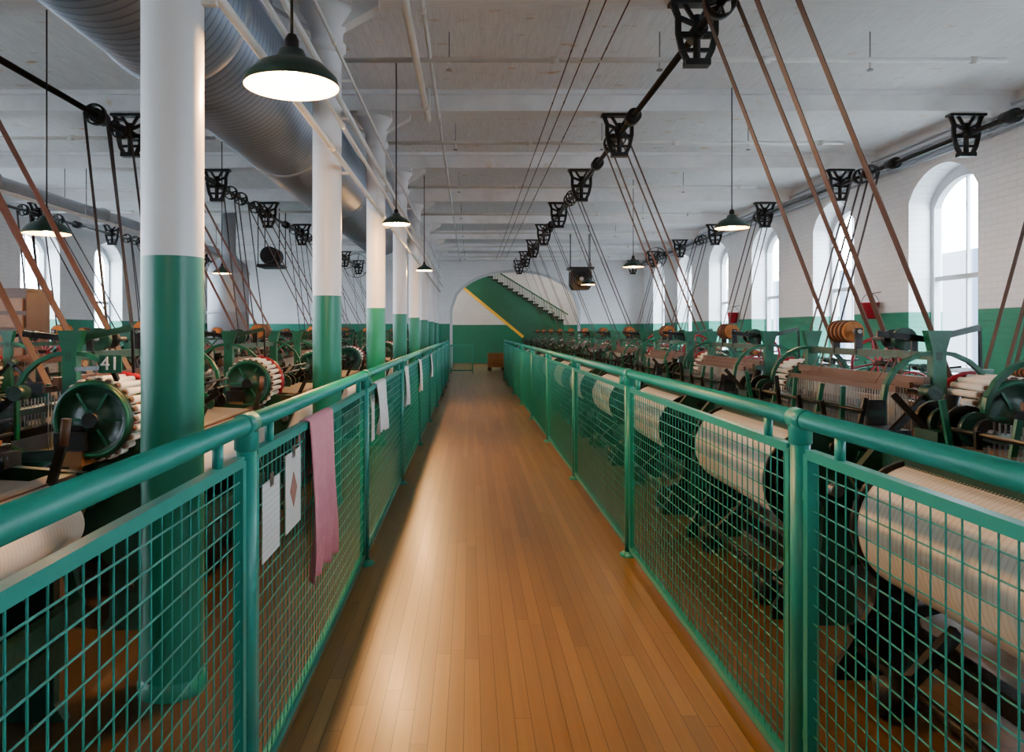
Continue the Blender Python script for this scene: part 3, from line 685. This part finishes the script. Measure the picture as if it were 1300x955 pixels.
for y in (6.8,11.6): lamp(-3.75,y,2.28,1.0 if y<8 else .7,80)
lamp(3.9,30.6,3.8,1,170,'added unseen dark enamel pendant lamp brightening the stairwell',(1,.9,.8))  # added lamp hidden behind the arch wall to brighten the stairwell
lamp(-1.4,30.3,3.8,1,200,'added unseen dark enamel pendant lamp brightening the stairwell',(1,.9,.8))  # second added stairwell lamp, also out of sight behind the end wall
# heater unit
e=empty('unit_heater',(3.15,22,2.65),'black iron fan heater unit hanging from the ceiling','heater')
b=B(); b.extr([(-.3,.05),(-.22,-.08),(.22,-.08),(.3,.05),(.3,.42),(.2,.52),(-.2,.52),(-.3,.42)],-.25,.25,M_iron); b.box(-.36,.36,-.3,.3,.5,.56,M_iron)
for x in (-.28,.28): b.cyl((x,0,.56),(x,0,HC-2.65),.015,M_iron,n=8)
b.obj('heater_case',e)
b=B(); b.ring((0,-.28,.22),.2,.03,M_dark,n=28); b.cyl((0,-.31,.22),(0,-.25,.22),.06,M_steel,n=16)
for k in range(6): a=math.pi*k/3; b.bar((0,-.28,.22),(.19*math.cos(a),-.26,.22+.19*math.sin(a)),.09,.01,M_dark,up=(0,1,0))
b.obj('fan',e)
e=empty('electric_motor',(-4.75,18.4,2.9),'dark electric motor on a platform hung from ceiling','motor')
b=B(); b.cyl((0,-.3,.28),(0,.3,.28),.21,M_iron,n=28); b.cyl((0,-.36,.28),(0,-.3,.28),.16,M_dark,n=24); b.obj('motor_body',e)
b=B(); b.box(-.27,.27,-.35,.35,0,.07,M_iron)
for x in (-.25,.25):
    for y in (-.3,.3): b.cyl((x,y,0),(x,y,HC-2.9),.012,M_iron,n=8)
b.obj('motor_platform',e)
bk=B(); bk.lathe([(.001,0),(.09,0),(.138,.25),(.146,.25),(.146,.26),(.132,.255),(.085,.01),(.001,.01)],M_red,n=28)
hd=B(); 
for k in range(12):
    a0,a1=math.pi*k/12,math.pi*(k+1)/12; hd.cyl((.138*math.cos(a0),0,.25+.15*math.sin(a0)),(.138*math.cos(a1),0,.25+.15*math.sin(a1)),.005,M_iron,n=6)
hd.cyl((0,0,.4),(.17,0,.43),.008,M_iron,n=6)
for y,z in ((12.25,1.58),(18.65,1.58)):
    e=empty('fire_bucket',(XR-.17,y,z),'red metal fire bucket hung on white brick pier','bucket','fire buckets')
    bk.obj('bucket_body',e); hd.obj('handle',e)
e=empty('storage_cabinet',(-5.85,9.0,0),'reddish brown wooden cabinet with stacked drawers','cabinet')
b=B(); b.box(0,.65,0,.5,0,1.85,M_woodd); b.box(-.02,.67,-.02,.52,1.85,1.89,M_woodd); b.obj('body',e)
dr=B(); dr.box(.03,.62,-.03,0,0,.15,M_wood); drm=dr.mesh('drawer'); kb=B(); kb.cyl((.32,-.05,.075),(.32,-.03,.075),.018,M_steel,n=10); kbm=kb.mesh('knob')
for k in range(9):
    d_=child('drawer',drm,e,(0,0,.06+.195*k)); child('knob',kbm,d_)
e=empty('wooden_cart',(.62,26.6,0),'small brown wooden box cart at the walkway end','cart')
b=B(); b.box(0,.6,0,.6,.14,.18,M_wood)
for z in (.18,.33,.48): b.box(0,.6,-.01,.01,z,z+.14,M_wood); b.box(0,.6,.59,.61,z,z+.14,M_wood); b.box(-.01,.01,0,.6,z,z+.14,M_wood); b.box(.59,.61,0,.6,z,z+.14,M_wood)
b.obj('box',e)
for x in (.06,.54):
    for y in (.06,.54): w=B(); w.cyl((x,y-.02,.07),(x,y+.02,.07),.07,M_iron,n=16); w.obj('wheel',e)
# outside
b=B(); b.box(-60,60,-40,80,-6.2,-6,pmat('outdoor_ground',(.30,.32,.31),.9,0,.2,1,.1)); tag(b.obj('outdoor_ground'),'pale grey ground outside the windows','ground')
M_fac=stripe_mat('pale_facade',(.10,.13,.18),(.24,.25,.27),'Y',1.6,.8,(.2,.25),bump=0)
b=B(); b.box(28,36,-10,90,-6,6,M_fac); tag(b.obj('neighbouring_building'),'pale building outside across the street','building')

# ------------------------------------------------------------------ light, world, camera
w=bpy.data.worlds.new('w'); bpy.context.scene.world=w; w.use_nodes=True
bg=w.node_tree.nodes['Background']; bg.inputs[0].default_value=(.76,.88,1,1); bg.inputs[1].default_value=28
for c in wc:  # area lamps added outside the windows, out of view, boosting the sky light
    if c<3: continue      # no added lamps beside and behind the camera; that end stays dimmer
    for x,s in ((XR+1.5,1),(XL-1.5,-1)):
        l=bpy.data.lights.new('sky_fill','AREA'); l.shape='RECTANGLE'; l.size=1.5; l.size_y=1.6; l.energy=420; l.color=(.82,.91,1)
        o=bpy.data.objects.new('sky_fill',l); C.objects.link(o); o.location=(x,c,5.1)
        tgt=Vector((x-s*3.5,c,1.8)); o.rotation_euler=(tgt-o.location).to_track_quat('-Z','Y').to_euler()
cam=bpy.data.cameras.new('cam'); co=bpy.data.objects.new('cam',cam); C.objects.link(co)
co.location=(0,0,EYE); co.rotation_euler=(math.pi/2,0,0)
cam.sensor_width=36; cam.lens=27; cam.shift_x=.0408; cam.shift_y=-.0435; cam.clip_start=.05
bpy.context.scene.camera=co
